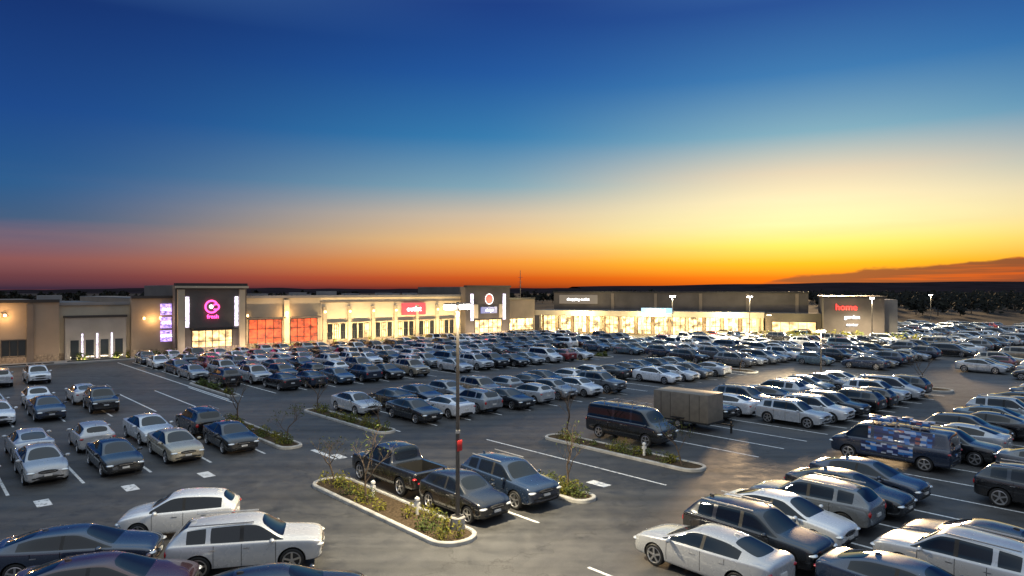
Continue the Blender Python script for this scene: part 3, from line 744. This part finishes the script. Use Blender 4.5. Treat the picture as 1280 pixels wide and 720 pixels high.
def uplight(fr,a0,a1,d,energy,col):
    e=empty('ground_uplight')
    bm=bmesh.new(); addbox(bm,a0,a1,d-.12,d+.12,.1,.26,0,T=lambda p:fr.w(p)); bmesh.ops.recalc_face_normals(bm,faces=bm.faces); obj('housing',finish(bm,'h',[TRIM]),e)
    l=bpy.data.lights.new('uplight_lamp','AREA'); l.shape='RECTANGLE'; l.size=a1-a0; l.size_y=.2; l.energy=energy; l.color=col
    o=bpy.data.objects.new('uplight_lamp',l); COL.objects.link(o)
    m=Matrix((fr.a, (Vector((0,0,1))*.55+fr.d*.83)*1, (Vector((0,0,1))*-.83+fr.d*.55))).transposed().to_4x4()
    m.translation=fr.w(((a0+a1)/2,d,.30)); o.matrix_world=m; o.parent=e
uplight(F1,51,77,2.9,5000,(1,.76,.42)); uplight(F1,38,50,2.9,1700,(1,.72,.42)); uplight(F1,15.5,22.5,2.2,300,(1,.8,.55)); uplight(F1,29,37,3.4,300,(1,.8,.7)); uplight(F1,79,88,3.4,800,(1,.8,.6)); uplight(F1,-8,14,3.2,420,(1,.70,.42))
def pt(fr,a,d,z,e,col=(1,.6,.25)): light('POINT',fr.w((a,d,z)),e,col,shadow_soft_size=.15).name='facade_point_light'  # bare point light; not every one belongs to a sconce
for a in (3,9.5): 
    pt(F1,a,1.0,5.9,320)
    b2=Bld('wall_lamp',F1); b2.box('housing',TRIM,a-.15,a+.15,.363,.62,6.0,6.12); b2.box('lens',SC,a-.12,a+.12,.37,.6,5.8,5.997); b2.done()
pt(F1,25.5,1.1,5,260); pt(F1,44.3,1.1,5.2,220)
for a in (4,12,20,28,36,42): pt(F2,a,-.9,3.9,900,(1,.78,.42))
for a in (10,24,38): pt(F2,a,3.0,4.6,3000,(1,.84,.48))  # points added ahead of the canopy for the storefront's warm glow
pt(F2,49,1.5,3.5,1100,(1,.85,.35)); pt(F2,58,5,5,400,(1,.85,.5))

# ------------------------------------------------------------------ world
w=bpy.data.worlds.new('World'); scene.world=w; w.use_nodes=True; nt=w.node_tree; nt.nodes.clear(); N=nt.nodes.new; L=nt.links.new
out=N('ShaderNodeOutputWorld'); bg=N('ShaderNodeBackground'); tc=N('ShaderNodeTexCoord'); sp=N('ShaderNodeSeparateXYZ'); L(tc.outputs['Generated'],sp.inputs[0])
def math_(op,a,b=None,c=None):
    m=N('ShaderNodeMath'); m.operation=op
    for i,v in enumerate((a,b,c)):
        if v is None: continue
        if isinstance(v,(int,float)): m.inputs[i].default_value=v
        else: L(v,m.inputs[i])
    return m.outputs[0]
def mrange(src,a,b,c=0,d=1,sm=True):
    r=N('ShaderNodeMapRange'); r.interpolation_type='SMOOTHSTEP' if sm else 'LINEAR'
    for i,v in zip((1,2,3,4),(a,b,c,d)): r.inputs[i].default_value=v
    L(src,r.inputs[0]); return r.outputs[0]
def mixc(f,a,b):
    m=N('ShaderNodeMix'); m.data_type='RGBA'; L(f,m.inputs[0])
    for i,v in ((6,a),(7,b)):
        if isinstance(v,tuple): m.inputs[i].default_value=(*v,1)
        else: L(v,m.inputs[i])
    return m.outputs[2]
az=math_('ARCTAN2',sp.outputs[0],sp.outputs[1]); diff=math_('ABSOLUTE',math_('SUBTRACT',az,.42))
def ramp(samples,r,zen):
    n=N('ShaderNodeValToRGB'); cr=n.color_ramp; cr.interpolation='LINEAR'
    pts=[]
    for v,c in samples:
        k=362-v; pts.append((math.sqrt(max(0,k)/math.sqrt(r*r+k*k)),lin(c)))
    pts.sort(key=lambda q:q[0])
    pts+= [(math.sqrt(z),c) for z,c in zen]
    while len(cr.elements)<len(pts): cr.elements.new(.5)
    for e,(p_,c) in zip(cr.elements,pts): e.position=min(1,p_)
    for e,(p_,c) in zip(cr.elements,pts): e.color=(*c,1)
    L(math_('SQRT',math_('MAXIMUM',sp.outputs[2],0.0)),n.inputs[0]); return n.outputs[0]
ZEN_FILL=[(.52,(.10,.25,.50)),(.66,(.38,.54,.76)),(1.0,(.68,.78,.86))]  # upper sky made brighter than dusk, added fill for the lot
rl=ramp([(360,(58,42,62)),(345,(108,62,70)),(325,(140,86,88)),(302,(112,94,114)),(275,(62,92,128)),(230,(36,90,142)),(140,(22,70,138)),(0,(14,48,112))],1010,ZEN_FILL)
rm=ramp([(360,(124,42,26)),(347,(212,86,24)),(327,(246,152,58)),(300,(248,198,128)),(268,(214,194,166)),(232,(130,168,184)),(170,(48,124,176)),(90,(24,86,158)),(0,(16,58,132))],860,ZEN_FILL)
rr_=ramp([(360,(190,54,10)),(347,(246,112,6)),(329,(255,190,28)),(306,(255,238,108)),(280,(255,250,180)),(250,(255,240,190)),(215,(226,212,184)),(165,(122,172,192)),(90,(46,120,178)),(0,(24,78,150))],926,ZEN_FILL)
f2=mrange(diff,1.08,.34); f1=mrange(diff,.48,.0)
col=mixc(f1,mixc(f2,rl,rm),rr_)
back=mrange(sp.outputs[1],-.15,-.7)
back_fill=math_('MULTIPLY',back,mrange(sp.outputs[2],0.0,.12))
col=mixc(back_fill,col,(.50,.56,.66))  # bright sky added behind the camera to light car fronts and facades
mp=N('ShaderNodeMapping'); mp.inputs['Scale'].default_value=(1.2,1.2,16); L(tc.outputs['Generated'],mp.inputs[0])
ns=N('ShaderNodeTexNoise'); ns.inputs['Scale'].default_value=2.0; ns.inputs['Detail'].default_value=5; L(mp.outputs[0],ns.inputs['Vector'])
st=math_('MULTIPLY',mrange(ns.outputs['Fac'],.45,.8,0,.12),math_('MULTIPLY',mrange(sp.outputs[2],.01,.05),mrange(sp.outputs[2],.16,.08)))
col=mixc(st,col,lin((200,130,100)))
n2=N('ShaderNodeTexNoise'); n2.inputs['Scale'].default_value=3.2; n2.inputs['Detail'].default_value=7; mp2=N('ShaderNodeMapping'); mp2.inputs['Scale'].default_value=(2.2,2.2,7); L(tc.outputs['Generated'],mp2.inputs[0]); L(mp2.outputs[0],n2.inputs['Vector'])
top=math_('MULTIPLY',mrange(az,.28,.50),math_('ADD',.028,math_('MULTIPLY',math_('SUBTRACT',n2.outputs['Fac'],.45),.06)))
cm=mrange(math_('SUBTRACT',top,sp.outputs[2]),-.0012,.0035)
mp3=N('ShaderNodeMapping'); mp3.inputs['Scale'].default_value=(3,3,90); L(tc.outputs['Generated'],mp3.inputs[0]); n3=N('ShaderNodeTexNoise'); n3.inputs['Scale'].default_value=2; n3.inputs['Detail'].default_value=5; L(mp3.outputs[0],n3.inputs['Vector'])
ccol=mixc(mrange(n3.outputs['Fac'],.44,.70),lin((112,50,48)),lin((200,76,32)))
col=mixc(math_('MULTIPLY',cm,.94),col,ccol)
sky=N('ShaderNodeTexSky'); sky.sky_type='NISHITA'; sky.sun_disc=False; sky.sun_elevation=math.radians(3); sky.sun_rotation=.42
bg2=N('ShaderNodeBackground'); L(sky.outputs[0],bg2.inputs[0]); bg2.inputs[1].default_value=.004
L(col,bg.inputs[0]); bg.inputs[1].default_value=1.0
ad=N('ShaderNodeAddShader'); L(bg.outputs[0],ad.inputs[0]); L(bg2.outputs[0],ad.inputs[1]); L(ad.outputs[0],out.inputs[0])
sl=bpy.data.lights.new('sun','SUN'); sl.energy=2.4; sl.angle=math.radians(5); sl.color=(1,.66,.34)
so=bpy.data.objects.new('sun',sl); COL.objects.link(so)
sd=Vector((math.sin(.42)*math.cos(.11),math.cos(.42)*math.cos(.11),math.sin(.11)))
so.rotation_euler=(-sd).to_track_quat('-Z','Y').to_euler()

cam=bpy.data.cameras.new('camera'); cam.lens=24; cam.sensor_width=36; cam.clip_end=12000; cam.clip_start=.1
co=bpy.data.objects.new('camera',cam); COL.objects.link(co); co.location=(0,0,9); co.rotation_euler=(math.radians(90.13),0,0)
scene.camera=co
print('cars',sum(1 for o in bpy.data.objects if o.name.startswith(('parked','pickup'))))
